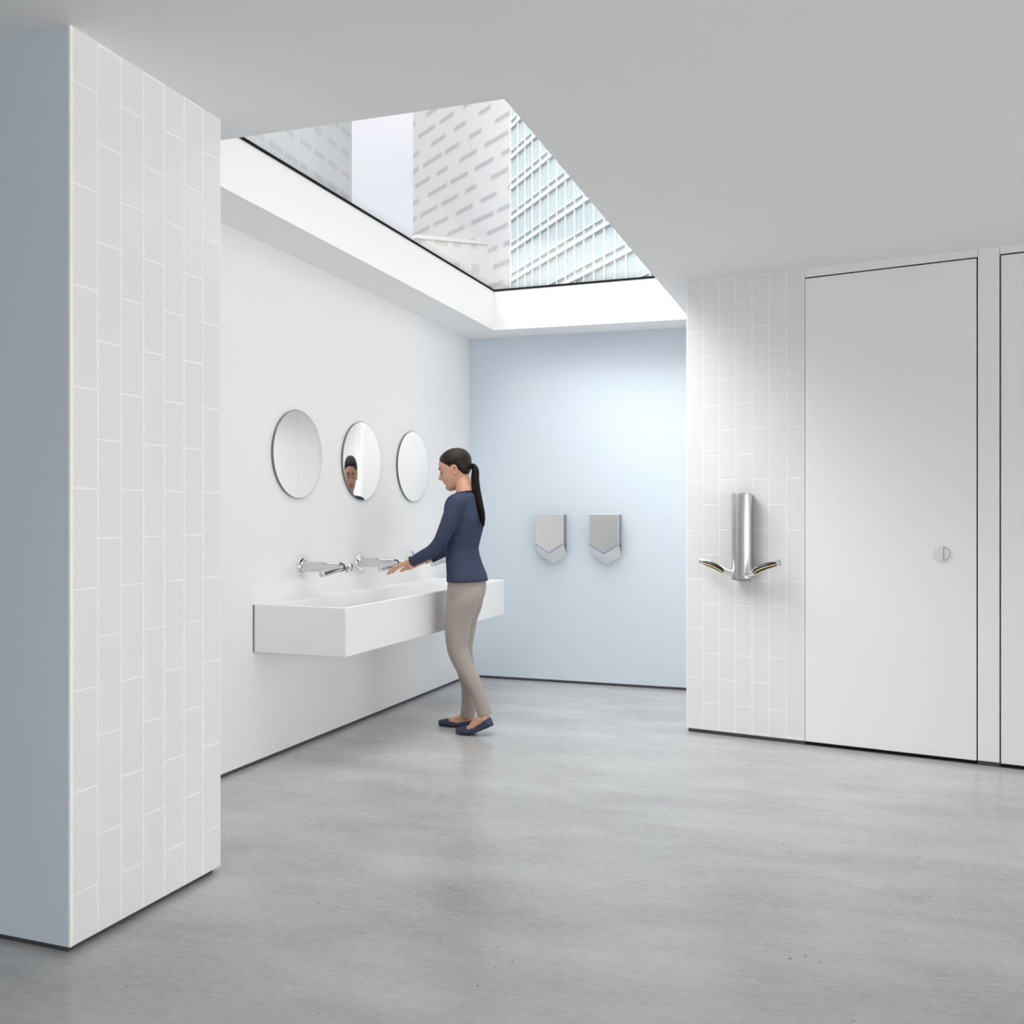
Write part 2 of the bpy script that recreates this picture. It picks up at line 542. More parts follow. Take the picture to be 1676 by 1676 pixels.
# ---------------------------------------------------------------- washbasin trough
bx = empty('wall_hung_basin', (WL, 4.14, .575))
tag(bx, 'long white wall-hung trough washbasin beneath the three round mirrors', 'washbasin')
W_, LEN, HT, rim = .533, 2.20, .242, .022
bm = bmesh.new()
outer = [(0, 0), (W_, 0), (W_, LEN), (0, LEN)]
# outer block, rim, sloped inner trough with a ledge at the wall
ix0, ix1, iy0, iy1 = .10, W_ - rim, rim, LEN - rim
def q(x, y, z): return bm.verts.new((x, y, z))
B0 = [q(x, y, 0) for x, y in outer]; T0 = [q(x, y, HT) for x, y in outer]
I0 = [q(x, y, HT) for x, y in ((ix0, iy0), (ix1, iy0), (ix1, iy1), (ix0, iy1))]
I1 = [q(x, y, z) for x, y, z in ((ix0 + .01, iy0 + .01, HT - .12), (ix1 - .01, iy0 + .01, HT - .10), (ix1 - .01, iy1 - .01, HT - .10), (ix0 + .01, iy1 - .01, HT - .12))]
bm.faces.new(B0[::-1])
for k in range(4):
    n_ = (k + 1) % 4
    bm.faces.new((B0[k], B0[n_], T0[n_], T0[k])); bm.faces.new((T0[k], T0[n_], I0[n_], I0[k])); bm.faces.new((I0[k], I0[n_], I1[n_], I1[k]))
bm.faces.new(I1)
bmesh.ops.recalc_face_normals(bm, faces=bm.faces)
bmesh.ops.bevel(bm, geom=[e_ for e_ in bm.edges if not all(abs(v.co.x) < 1e-4 for v in e_.verts)], offset=.004, segments=3, profile=.5, affect='EDGES')
bm_obj('trough', bm, M['solid'], bx)
bm = bmesh.new()
bm.free()
for yy in (.43, 1.10, 1.77):
    lathe_obj('drain', [(0, .03), (.003, .028), (.003, .0)], (.33, yy, HT - .111), (0, 0, 1), M['chrome'], bx, 24)
box('wall_bracket', -.0, .006, -.004, LEN + .004, .0, HT - .002, M['mirror_edge'], bx)

# ---------------------------------------------------------------- mirrors
def mirror(Y, label):
    z = 1.601
    root = empty('round_mirror', (WL, Y, z))
    tag(root, label, 'mirror', 'round mirrors above the basin')
    r = .241
    lathe_obj('mirror_rim', [(0, r - .01), (0, r - .002), (.012, r), (.0135, r - .001), (.0138, r - .003), (.0125, r - .0032), (.012, 0)], (0, 0, 0), (1, 0, 0), M['mirror_edge'], root, 96)
    V = [(.0136, 0, 0)] + [(.0136, (r - .0028) * math.cos(2 * PI * k / 96), (r - .0028) * math.sin(2 * PI * k / 96)) for k in range(96)]
    mesh_obj('mirror_face', V, [(0, 1 + k, 1 + (k + 1) % 96) for k in range(96)], M['mirror'], root)
mirror(4.535, 'round frameless wall mirror closest to the tiled pier, empty of reflections')
mirror(5.250, 'middle round frameless wall mirror, showing the face of the woman')
mirror(5.965, 'round frameless wall mirror nearest the blue wall and the woman')

# ---------------------------------------------------------------- taps with side arms
def tap(Y, z, label, first=None):
    root = empty('wall_tap', (WL, Y, z))
    tag(root, label, 'tap', 'wall taps over the basin')
    lathe_obj('wall_plate', [(0, .052), (.004, .052), (.008, .049), (.011, .036), (.011, 0)], (0, 0, 0), (1, 0, 0), M['chrome'], root)
    lathe_obj('spout', [(.01, .034), (.016, .030), (.03, .0275), (.238, .0268), (.243, .0255), (.245, 0)], (0, 0, 0), (1, 0, 0), M['chrome_soft'], root)
    lathe_obj('collar', [(.245, .0), (.245, .021), (.257, .021), (.257, .0)], (0, 0, 0), (1, 0, 0), M['rubber'], root)
    lathe_obj('spout_end', [(.257, 0), (.257, .010), (.285, .009), (.289, .022), (.294, .0245), (.301, .0245), (.307, .021), (.311, .012), (.312, 0)], (0, 0, 0), (1, 0, 0), M['chrome_soft'], root)
    # side arm reaching toward the pier
    a0 = Vector((.262, -.012, .002)); a1 = Vector((.292, -.285, -.022))
    d = (a1 - a0)
    ln = d.length
    arm = lathe_obj('side_arm', [(0, .0), (0, .0175), (.01, .018), (ln - .012, .0155), (ln - .003, .0145), (ln, .012), (ln, 0)], a0, d, M['chrome_soft'], root)
    s, u = frame_from(d)
    dn = d.normalized()
    off = s * (.0148 if s.x > 0 else -.0148) - u * .010 * (1 if u.z > 0 else -1)
    tube('air_slot', [a0 + dn * .03 + off * .97, a0 + dn * (ln - .02) + off * .87], [.0016, .0016], M['rubber'], arm, n=8)
    lathe_obj('collar_ring', [(0, 0), (0, .0195), (.012, .0195), (.012, 0)], a0 + dn * .012, d, M['rubber'], root)
    lathe_obj('water_nozzle', [(0, .010), (.020, .009), (.022, .007), (.022, 0)], (.27, 0, -.012), (.35, 0, -1), M['chrome'], root, 24)
    return root
tap(4.594, .9865, 'chrome wall tap closest to the tiled pier, side arm and end knob visible')
tap(5.237, .980, 'chrome wall tap the woman holds her hands beneath')
tap(5.953, .972, 'chrome wall tap half hidden behind the woman, nearest the blue wall')

# ---------------------------------------------------------------- hand dryers on the blue wall
def dryer(x0, x1, label):
    root = empty('hand_dryer', ((x0 + x1) / 2, YB + .002, 1.0))
    tag(root, label, 'hand dryer', 'V-bottomed hand dryers on the blue wall')
    w = (x1 - x0) / 2; D = .092
    zt, zs, zv = .277, .050, -.017           # top, front shoulder, front point
    bs, bv = -.039, -.107                    # the same at the wall
    def prism(name, front, back, m, parent):
        n_ = len(front)
        V = [Vector(p) for p in front] + [Vector(p) for p in back]
        F = [tuple(range(n_)), tuple(range(n_, 2 * n_))[::-1]] + [(k, (k + 1) % n_, n_ + (k + 1) % n_, n_ + k) for k in range(n_)]
        o_ = mesh_obj(name, V, F, m, parent)
        bm_ = bmesh.new(); bm_.from_mesh(o_.data)
        bmesh.ops.bevel(bm_, geom=bm_.edges[:], offset=.0015, segments=2, profile=.5, affect='EDGES')
        bm_.to_mesh(o_.data); bm_.free()
        return o_
    # front cover
    g2 = .004
    prism('front_cover', [(-w, -D, zt), (w, -D, zt), (w, -D, zs + g2), (0, -D, zv + g2), (-w, -D, zs + g2)],
          [(-w, -D + .014, zt), (w, -D + .014, zt), (w, -D + .014, zs), (0, -D + .014, zv), (-w, -D + .014, zs)], M['steel_h'], root)
    prism('housing', [(-w + .002, -D + .014, zt - .002), (w - .002, -D + .014, zt - .002), (w - .002, -D + .014, zs), (0, -D + .014, zv), (-w + .002, -D + .014, zs)],
          [(-w + .002, 0, zt - .002), (w - .002, 0, zt - .002), (w - .002, 0, zs), (0, 0, zv), (-w + .002, 0, zs)], M['dryer_side'], root)
    # lower nozzle block: two slanting faces meeting in the V
    for sgn, nm in ((-1, 'nozzle_face'), (1, 'nozzle_face')):
        V = [(sgn * w, -D, zs), (0, -D, zv), (0, -.004, bv), (sgn * w, -.004, bs)]
        V2 = [(sgn * w, -D + .006, zs + .012), (0, -D + .006, zv + .012), (0, 0, bv + .016), (sgn * w, 0, bs + .016)]
        mesh_obj(nm, V + V2, [(0, 1, 2, 3), (7, 6, 5, 4), (0, 4, 5, 1), (1, 5, 6, 2), (2, 6, 7, 3), (3, 7, 4, 0)], M['steel_h'], root)
        a = Vector((sgn * w, -D - .0008, zs + .0015)); b_ = Vector((0, -D - .0008, zv + .0015))
        V, F = tube_data([a, b_], [.0018, .0018], n=8)
        mesh_obj('air_slot', V, F, M['violet'], root)
    for sgn in (-1, 1):
        x = sgn * (w - .004)
        V = [(x, -D + .006, zs), (x, 0, zs), (x, 0, bs + .01)]
        V2 = [(x - sgn * .01, y_, z_) for _, y_, z_ in V]
        gr_ = mesh_obj('side_grille', V + V2, [(0, 1, 2), (5, 4, 3), (0, 3, 4, 1), (1, 4, 5, 2), (2, 5, 3, 0)], M['rubber'], root)
        bm_ = bmesh.new()
        for k in range(6):
            zz = zs - .008 - k * .012
            yl = -(D - .006) * (zz - (bs + .01)) / (zs - bs - .01)
            if yl < -.012:
                add_box(bm_, min(x, x + sgn * .0025), max(x, x + sgn * .0025), yl + .006, -.003, zz - .0018, zz + .0018)
        bm_obj('louvre', bm_, M['dryer_side'], gr_)
    return root
M['dryer_side'] = mat('grey_dryer_side', (.30, .30, .31), .4, metal=.3)
dryer(-2.335, -2.114, 'brushed steel hand dryer on the blue wall, nearer the basin')
dryer(-1.912, -1.690, 'brushed steel hand dryer on the blue wall, nearer the tiled corner')

# ---------------------------------------------------------------- tubular dryer on the tiled wall
td = empty('tubular_hand_dryer', (0, 0, 0))
td.matrix_world = FR @ Matrix.Translation((.347, 0, .909))
tag(td, 'brushed steel cylinder hand dryer with two side arms on the white tiled wall', 'hand dryer')
cr, cyo = .0565, -.062
bm = bmesh.new()
lathe(bm, [(0, 0), (0, .053), (.004, .0555), (.012, cr), (.478, cr), (.484, .055), (.485, 0)], (0, cyo, 0), (0, 0, 1), 64)
autosmooth(bm_obj('cylinder_body', bm, M['steel_v'], td))
box('wall_mount', -.050, .050, cyo + .005, 0, .006, .478, M['steel_v'], td, bevel=.004)
lathe_obj('base_ring', [(-.004, 0), (-.004, .050), (.0, .052), (.0, 0)], (0, cyo, 0), (0, 0, 1), M['rubber'], td)
def arm(sgn):
    a = rad(48)
    base = Vector((sgn * .040 * math.sin(a), cyo - .040 * math.cos(a), .030))
    path = [base, Vector((sgn * .075, cyo - .045, .040)), Vector((sgn * .110, cyo - .052, .062)), Vector((sgn * .150, cyo - .052, .080)),
            Vector((sgn * .185, cyo - .046, .090)), Vector((sgn * .222, cyo - .036, .100))]
    sp = [Vector(p) for p in spline([tuple(p) for p in path], 8)]
    r0 = .0165
    n_ = len(sp)
    V, F = tube_data(sp, [r0 + .003 * math.sin(PI * i / (n_ - 1)) for i in range(n_)], n=28, round_ends=False)
    am = autosmooth(mesh_obj('dryer_arm', V, F, M['chrome'], td), 50)
    d = (sp[-1] - sp[-3]).normalized()
    lathe_obj('arm_cap', [(-.002, 0), (-.002, .0175), (.006, .0175), (.008, .015), (.008, 0)], sp[-1], d, M['chrome_soft'], am, 32)
    # dark inset on the front and underside of the arm
    lo, hi = int(n_ * .24), int(n_ * .92)
    pts, rr_ = [], []
    off = Vector((0, -.0075, -.0015))
    for i in range(lo, hi + 1):
        t_ = (i - lo) / (hi - lo)
        pts.append(sp[i] + off); rr_.append(.004 + .0130 * min(1, math.sin(PI * t_) ** .22 if 0 < t_ < 1 else 0))
    V, F = tube_data(pts, rr_, n=24, round_ends=False)
    ins = mesh_obj('grip_inset', V, F, M['rubber'], am, smooth=True)
    pts = []
    for i in range(lo + 1, hi):
        t_ = (i - lo) / (hi - lo)
        r_ = .0058 + .0130 * (math.sin(PI * t_) ** .22)
        ang = rad(-16)
        pts.append(sp[i] + off + Vector((0, -math.cos(ang) * r_, math.sin(ang) * r_)))
    V, F = tube_data(pts, [.0028] * len(pts), n=12)
    mesh_obj('gold_strip', V, F, M['gold'], ins, smooth=True)['label'] = 'thin gold strip'
arm(-1); arm(1)

# ================================================================ the woman
YC, YN, YF = 5.237, 5.165, 5.310
w_root = empty('person', (-2.22, YC, 0))
tag(w_root, 'woman in slate blue sweater and taupe trousers, dark ponytail at the washbasin', 'person')
PM = Matrix.Translation((-2.22, YC, 0)).inverted()


def rings(tab, Y, k=5, n=40, grow=0.0, ex=2.0):
    """elliptical horizontal rings: rows (py, px, half depth, half width)"""
    rows = spline([tuple(float(v) for v in t) for t in tab], k)
    V, F = [], []
    for py, px, a, b_ in rows:
        c = at(px, py, Y)
        a += grow; b_ += grow
        for j in range(n):
            t = 2 * PI * j / n
            cc, ss = math.cos(t), math.sin(t)
            V.append(PM @ Vector((c.x + a * math.copysign(abs(cc) ** (2 / ex), cc), c.y + b_ * math.copysign(abs(ss) ** (2 / ex), ss), c.z)))
    m_ = len(rows)
    for i in range(m_ - 1):
        for j in range(n):
            F.append((i * n + j, i * n + (j + 1) % n, (i + 1) * n + (j + 1) % n, (i + 1) * n + j))
    F.append(tuple(range(n))); F.append(tuple(range((m_ - 1) * n, m_ * n))[::-1])
    return V, F


def limb(pts, grow=0.0, k=5, n=28, ends=True, flat=1.0, up=Vector((0, 0, 1))):
    """pts: (px, py, Y, r)"""
    P4 = [tuple(PM @ at(px, py, Y)) + (r,) for px, py, Y, r in pts]
    sp = spline(P4, k)
    return tube_data([p[:3] for p in sp], [(p[3] + grow, (p[3] + grow) * flat) for p in sp], n=n, round_ends=ends, up=up)


# ---- head, in its own frame (f forward, s sideways, u up) about the ear line
HO = at(737, 771, 5.162); HO.y = YC + .004; HO = PM @ HO
pitch, yaw = rad(15), rad(13)
fwd = Vector((-math.cos(pitch) * math.cos(yaw), -math.cos(pitch) * math.sin(yaw), -math.sin(pitch)))
side = Vector((math.sin(yaw), -math.cos(yaw), 0))
upv = Vector((-math.sin(pitch) * math.cos(yaw), -math.sin(pitch) * math.sin(yaw), math.cos(pitch)))
def HP(f, s, u): return HO + fwd * f + side * s + upv * u

TAB = [(-.104, .060, .030, .006), (-.099, .070, .022, .020), (-.090, .077, .008, .032), (-.078, .080, -.012, .041), (-.060, .080, -.040, .052), (-.040, .083, -.058, .059),
       (-.020, .085, -.073, .064), (0, .087, -.086, .068), (.020, .087, -.095, .071), (.040, .091, -.100, .073), (.060, .089, -.101, .073),
       (.080, .081, -.097, .069), (.100, .066, -.086, .060), (.113, .048, -.071, .048), (.122, .028, -.052, .033), (.127, .008, -.032, .018), (.129, -.005, -.018, .006)]
def lerp_tab(u):
    if u <= TAB[0][0]: return TAB[0][1:]
    for a, b_ in zip(TAB, TAB[1:]):
        if u <= b_[0]:
            t = (u - a[0]) / (b_[0] - a[0])
            return tuple(x + (y - x) * t for x, y in zip(a[1:], b_[1:]))
    return TAB[-1][1:]
def ga(x, s): return math.exp(-(x / s) ** 2)
NT = [(.036, 0), (.028, .002), (.018, .006), (.008, .012), (-.002, .0185), (-.011, .0245), (-.018, .027), (-.024, .022), (-.029, .009), (-.034, .002), (-.038, 0)]
def nose(u):
    if u > NT[0][0] or u < NT[-1][0]: return 0
    for a, b_ in zip(NT, NT[1:]):
        if u >= b_[0]:
            t = (a[0] - u) / (a[0] - b_[0]); return a[1] + (b_[1] - a[1]) * t
    return 0
def features(s, u):
    wn = .0065 + .009 * max(0, min(1, (.03 - u) / .05))
    d = nose(u) * ga(s, wn)
    for e_ in (-1, 1):
        d += -.011 * ga(s - e_ * .030, .016) * ga(u - .020, .013)
        d += .0065 * ga(s - e_ * .031, .013) * ga(u - .016, .009)
        d += .0035 * ga(s - e_ * .028, .020) * ga(u - .038, .008)
        d += .003 * ga(s - e_ * .040, .018) * ga(u + .012, .018)
        d += .004 * ga(s - e_ * .012, .005) * ga(u + .022, .006)
    d += .0065 * ga(s, .017) * ga(u + .0405, .0048)
    d += .0065 * ga(s, .015) * ga(u + .0525, .0052)
    d -= .0035 * ga(s, .02) * ga(u + .0465, .0028)
    d -= .004 * ga(s, .02) * ga(u + .063, .006)
    d += .004 * ga(s, .018) * ga(u + .082, .012)
    return d
EXN = 2.25
def center(F_, B_): return max(-.012, (F_ + B_) / 2)
def face_f(s, u):
    F_, B_, w = lerp_tab(u); fm = center(F_, B_)
    k = max(0, 1 - (abs(s) / w) ** EXN)
    return fm + (F_ - fm) * k ** (1 / EXN) + features(s, u)
def head_grid(nu=70, nt=96):
    rows = []
    for i in range(nu + 1):
        u = TAB[0][0] + (TAB[-1][0] - TAB[0][0]) * (.5 - .5 * math.cos(PI * i / nu))
        F_, B_, w = lerp_tab(u); fm = center(F_, B_)
        row = []
        for j in range(nt):
            t = 2 * PI * j / nt; c, s_ = math.cos(t), math.sin(t)
            s = w * math.copysign(abs(s_) ** (2 / EXN), s_)
            if c >= 0:
                f = fm + (F_ - fm) * abs(c) ** (2 / EXN) + features(s, u) * min(1, c * 2.5)
            else:
                f = fm - (fm - B_) * abs(c) ** (2 / EXN)
            row.append((f, s, u))
        rows.append(row)
    return rows
def grid_mesh(rows, fn):
    nt = len(rows[0]); V, F = [], []
    for r in rows:
        for p in r: V.append(fn(*p))
    for i in range(len(rows) - 1):
        for j in range(nt):
            F.append((i * nt + j, i * nt + (j + 1) % nt, (i + 1) * nt + (j + 1) % nt, (i + 1) * nt + j))
    F.append(tuple(range(nt))); F.append(tuple(range((len(rows) - 1) * nt, len(rows) * nt))[::-1])
    return V, F
HG = head_grid()
parts = [grid_mesh(HG, HP)]
# ears
for e_ in (-1, 1):
    ep = [(.002, -.012, .0035), (.0045, .000, .004), (.0035, .012, .0042), (-.004, .023, .0045), (-.014, .028, .0048), (-.022, .022, .0048), (-.022, .008, .0045), (-.016, -.006, .0045), (-.008, -.016, .0052), (-.002, -.020, .006), (.001, -.013, .005)]
    P_ = [HP(f, e_ * (.069 + max(0, -f) * .42 + .002), u) for f, u, r in ep]
    parts.append(tube_data(P_, [x[2] for x in ep], n=12))
    P_ = [HP(f, e_ * (.063 + max(0, -f) * .22), u) for f, u in ((-.006, -.014), (-.008, 0), (-.011, .012), (-.013, .020))]
    parts.append(tube_data(P_, [(.008, .004), (.010, .005), (.011, .005), (.008, .004)], n=12, up=side))
# neck and trunk
neck = [tuple(HP(-.018, 0, .0)) + (.050,), tuple(HP(-.022, 0, -.045)) + (.048,), tuple(PM @ at(759, 799, YC)) + (.049,), tuple(PM @ at(761, 808, YC)) + (.056,), tuple(PM @ at(761, 822, YC)) + (.06,)]
sp = spline(neck, 5); parts.append(tube_data([p[:3] for p in sp], [p[3] for p in sp], n=32))
TOR = [(805, 762.5, .050, .056), (808, 762, .062, .086), (812, 761, .080, .132), (820, 759.5, .094, .160), (835, 759.5, .108, .168), (850, 761, .112, .160), (870, 758.5, .106, .146),
       (888, 757, .096, .134), (900, 756.5, .091, .131), (920, 759.5, .097, .146), (940, 764, .108, .165), (950.6, 765, .111, .170)]
parts.append(rings(TOR[1:], YC, grow=-.014))
parts.append(rings([(940, 764, .09, .145), (965, 764, .092, .15), (985, 761, .085, .14)], YC, grow=-.01))
NL = [(768, 962, 5.172, .088), (758, 985, 5.165, .088), (751, 1006, 5.16, .083), (748.5, 1030, 5.158, .074), (748.5, 1056, 5.158, .064), (751.5, 1070, 5.158, .060), (760, 1090, 5.16, .054), (773, 1114, 5.165, .048), (784.5, 1141, 5.17, .0425), (794, 1171, 5.172, .043)]
FL = [(770, 962, 5.302, .088), (766, 985, 5.305, .088), (760, 1010, 5.308, .080), (757, 1040, 5.308, .070), (755.5, 1060, 5.308, .065), (757, 1072, 5.308, .063), (762.5, 1095, 5.308, .056), (767, 1122, 5.308, .046), (767, 1150, 5.305, .042), (765, 1173, 5.302, .0445)]
for LG in (NL, FL):
    parts.append(limb([(a, b_, c, max(.030, d - .014)) for a, b_, c, d in LG[1:-1]] + [(LG[-1][0], LG[-1][1] - 3, LG[-1][2], .029)]))

# ---- feet (local: x forward from heel, y side, z up), shoes use the same bend
def foot_frame(heel, yaw_, raise_deg, Lf=.238):
    """returns map local -> person space; the part behind the ball lifts by raise_deg"""
    c, s = math.cos(yaw_), math.sin(yaw_)
    ball = .64 * Lf
    def fn(x, y, z):
        if raise_deg:
            t = max(0, min(1, (ball + .02 - x) / .05)); a = rad(raise_deg) * t * t * (3 - 2 * t)
            dx = x - ball
            x2 = ball + dx * math.cos(a) + z * math.sin(a); z2 = -dx * math.sin(a) + z * math.cos(a)
            x, z = x2, z2
        return PM @ Vector((heel.x - x * c + y * s * -1, heel.y - x * s * -1 * -1 + y * c, z))
    return fn
fN = foot_frame(Vector((-1.990, 5.163, 0)), rad(3), 24)
fF = foot_frame(Vector((-2.178, 5.318, 0)), rad(-2), 0)
def foot_parts(fn):
    out = []
    def T_(pts, rs, **kw):
        sp_ = spline([tuple(p) + (r,) for p, r in zip(pts, rs)], 4)
        v, f = tube_data([p[:3] for p in sp_], [p[3] for p in sp_], n=20)
        out.append(([fn(*p) for p in v], f))
    T_([(.020, 0, .110), (.030, 0, .080), (.034, 0, .034)], [.025, .028, .026])
    T_([(.030, 0, .032), (.09, 0, .030), (.155, 0, .026), (.205, 0, .020)], [.024, .026, .027, .016])
    T_([(.150, .016, .024), (.200, .018, .019)], [.018, .013])
    T_([(.150, -.014, .024), (.205, -.012, .019)], [.018, .014])
    T_([(.046, 0, .066), (.088, .0, .050), (.140, .0, .034)], [.026, .025, .022])
    return out
parts += foot_parts(fN) + foot_parts(fF)

# ---- arms
NA = [(747, 823, 5.080, .050), (738.5, 846, 5.058, .0500), (728.5, 870, 5.045, .0445), (719.5, 888, 5.045, .0405), (708, 901, 5.050, .0385), (692, 910, 5.066, .0345), (675, 919, 5.085, .0305)]
FA = [(775, 822, 5.392, .048), (766, 846, 5.415, .046), (752, 872, 5.425, .042), (741, 890, 5.425, .038), (730, 900, 5.415, .036), (716, 908, 5.395, .033), (705, 914.5, 5.375, .029)]
parts.append(limb([(a, b_, c, d - .012) for a, b_, c, d in NA] + [(668, 921, 5.092, .0205)]))
parts.append(limb([(a, b_, c, d - .012) for a, b_, c, d in FA] + [(698, 917.5, 5.366, .020)]))
def hand(wrist, tip, Yw, Yt, sgn):
    """palm-down hand; sgn = side of the thumb along y"""
    a = PM @ at(wrist[0], wrist[1], Yw); b_ = PM @ at(tip[0], tip[1], Yt)
    d = (b_ - a); ln = d.length; d.normalize()
    y = Vector((0, 1, 0)); y = (y - d * y.dot(d)).normalized(); up_ = d.cross(y); up_ = up_ if up_.z > 0 else -up_
    def Q(al, sd, uu): return a + d * al * ln + y * sd + up_ * uu
    out = []
    out.append(tube_data([Q(-.12, 0, 0), Q(.0, 0, .001), Q(.14, 0, .004), Q(.32, 0, .006), Q(.50, 0, .004)], [(.021, .018), (.023, .016), (.031, .0145), (.037, .0125), (.036, .0105)], n=28, up=up_))
    ft = [(-.028, .84, .0072), (-.010, .96, .0078), (.010, 1.0, .0080), (.028, .93, .0078)]
    for sd, le, r in ft:
        sd *= sgn
        b0 = .44
        pts = [Q(b0, sd * .95, .003), Q(b0 + (le - b0) * .40, sd * 1.08, .003), Q(b0 + (le - b0) * .72, sd * 1.16, -.001), Q(le - .02, sd * 1.2, -.006)]
        out.append(tube_data(pts, [r * 1.12, r * 1.05, r * .95, r * .78], n=14))
    pts = [Q(.10, sgn * .020, -.004), Q(.26, sgn * .042, -.010), Q(.42, sgn * .056, -.014), Q(.55, sgn * .060, -.018)]
    out.append(tube_data(pts, [.013, .0115, .0095, .0075], n=14))
    return out
parts += hand((668, 920), (633.5, 938.5), 5.092, 5.118, 1)
parts += hand((698, 917), (655, 934), 5.366, 5.345, -1)
body = union('body', parts, M['skin'], .0025, w_root, smooth_it=2)

# ---- hair
def hl(f):
    T2 = [(-.12, -.058), (-.075, -.050), (-.050, -.036), (-.030, -.006), (-.024, .024), (-.008, .034), (.008, .030), (.016, .020), (.024, .036), (.050, .056), (.074, .076), (.095, .088)]
    if f <= T2[0][0]: return T2[0][1]
    for a, b_ in zip(T2, T2[1:]):
        if f <= b_[0]:
            return a[1] + (b_[1] - a[1]) * (f - a[0]) / (b_[0] - a[0])
    return T2[-1][1]
def hair_fn(f, s, u):
    t = max(0, min(1, (u - hl(f) + .004) / .034)); t = t * t * (3 - 2 * t)
    n_ = Vector((f + .012, s, (u - .02) * .9)).normalized()
    full = .0095 - .0050 * max(0, min(1, (f - .02) / .06))
    off = -.0035 + (.0035 + full) * t ** .8
    return HP(f + n_.x * off, s + n_.y * off, u + n_.z * off)
tube_hair = [grid_mesh(HG, hair_fn)]
hair = union('hair', tube_hair, M['hair'], .0026, w_root, smooth_it=3)
PT = [(770, 763, 5.258, .013), (775, 763.5, 5.252, .018), (778, 771, 5.245, .0245), (777.5, 784, 5.238, .028), (779.5, 802, 5.225, .0285), (783.5, 822, 5.210, .0275), (788.5, 842, 5.198, .022), (790.5, 856, 5.193, .013), (791, 861, 5.192, .006)]
v, f_ = limb(PT, k=5, n=40, flat=.72, up=Vector((0, 1, 0)))
v2 = []
for i, p in enumerate(v):
    v2.append(p)
mesh_obj('ponytail', v2, f_, M['hair_tail'], hair, smooth=True)
bp_ = PM @ at(771.5, 763, 5.256)
o = lathe_obj('hair_band', [(-.006, .013), (-.005, .017), (.005, .017), (.006, .013)], bp_, (at(775, 764, 5.252) - at(769, 763, 5.258)), M['knit_dark'], hair, 24)

# ---- face details
def patch(name, s0, s1, uc, uh, off, m, n=16, k=4, thick=.002):
    V, F = [], []
    for lay in (0, 1):
        for i in range(n + 1):
            t = i / n; s = s0 + (s1 - s0) * t
            for j in range(k + 1):
                u = uc(t) + uh(t) * (2 * j / k - 1)
                f = face_f(s, u) + off - lay * thick * 2
                V.append(HP(f, s, u))
    W = k + 1; A = (n + 1) * W
    for lay in (0, 1):
        for i in range(n):
            for j in range(k):
                a = lay * A + i * W + j
                F.append((a, a + 1, a + W + 1, a + W))
    for i in range(n):
        for j in (0, k):
            a = i * W + j; F.append((a, a + W, a + W + A, a + A))
    for j in range(k):
        for i in (0, n):
            a = i * W + j; F.append((a, a + 1, a + 1 + A, a + A))
    return mesh_obj(name, V, F, m, body, smooth=True)
patch('lips', -.021, .021, lambda t: -.0465, lambda t: .0095 * (1 - (2 * t - 1) ** 2) ** .6 + .0004, .0012, M['lips'])
for e_ in (-1, 1):
    patch('eyebrow', e_ * .013, e_ * .050, lambda t: .036 + .006 * math.sin(t * 2.3), lambda t: .0036 * (1 - t) + .0012, .0022, M['brow'])
    patch('eyelashes', e_ * .018, e_ * .044, lambda t: .0115 - .003 * math.sin(PI * t) + .002 * t, lambda t: .0020, .0030, M['brow'])

# ---- sweater
sp_parts = [rings(TOR, YC, k=5, n=48)]
sp_parts.append(limb(NA, ends=False, n=32)); sp_parts.append(limb(FA, ends=False, n=32))
sp_parts.append(limb([(757, 817, 5.15, .038), (747, 823, 5.080, .050)], n=24)); sp_parts.append(limb([(765, 817, 5.32, .038), (775, 822, 5.392, .048)], n=24))
sweater = union('sweater', sp_parts, M['knit'], .0045, w_root, smooth_it=6)
def hoop(name, c, ax, ay, r, m, parent, n=48):
    V, F = [], []
    for k in range(n):
        t = 2 * PI * k / n
        d = ax * math.cos(t) + ay * math.sin(t)
        o_ = d.normalized(); z_ = ax.cross(ay).normalized()
        for j in range(8):
            q_ = 2 * PI * j / 8
            V.append(c + d + (o_ * math.cos(q_) + z_ * math.sin(q_)) * r)
    for k in range(n):
        for j in range(8):
            a = k * 8 + j; b_ = k * 8 + (j + 1) % 8; c_ = ((k + 1) % n) * 8 + (j + 1) % 8; d_ = ((k + 1) % n) * 8 + j
            F.append((a, b_, c_, d_))
    return mesh_obj(name, V, F, m, parent, smooth=True)
c = PM @ at(762.5, 806, YC)
hoop('neckline', c, Vector((.056, 0, .008)), Vector((0, .064, 0)), .0045, M['knit_dark'], sweater)
c = PM @ at(765, 949.5, YC)
hoop('hem', c, Vector((.1095, 0, 0)), Vector((0, .1685, 0)), .004, M['knit_dark'], sweater, 64)
for A_ in (NA, FA):
    p0 = PM @ at(A_[-2][0], A_[-2][1], A_[-2][2]); p1 = PM @ at(A_[-1][0], A_[-1][1], A_[-1][2])
    s_, u_ = frame_from(p1 - p0)
    hoop('cuff', p1 - (p1 - p0).normalized() * .003, s_ * A_[-1][3] * .98, u_ * A_[-1][3] * .98, .0028, M['knit_dark'], sweater)

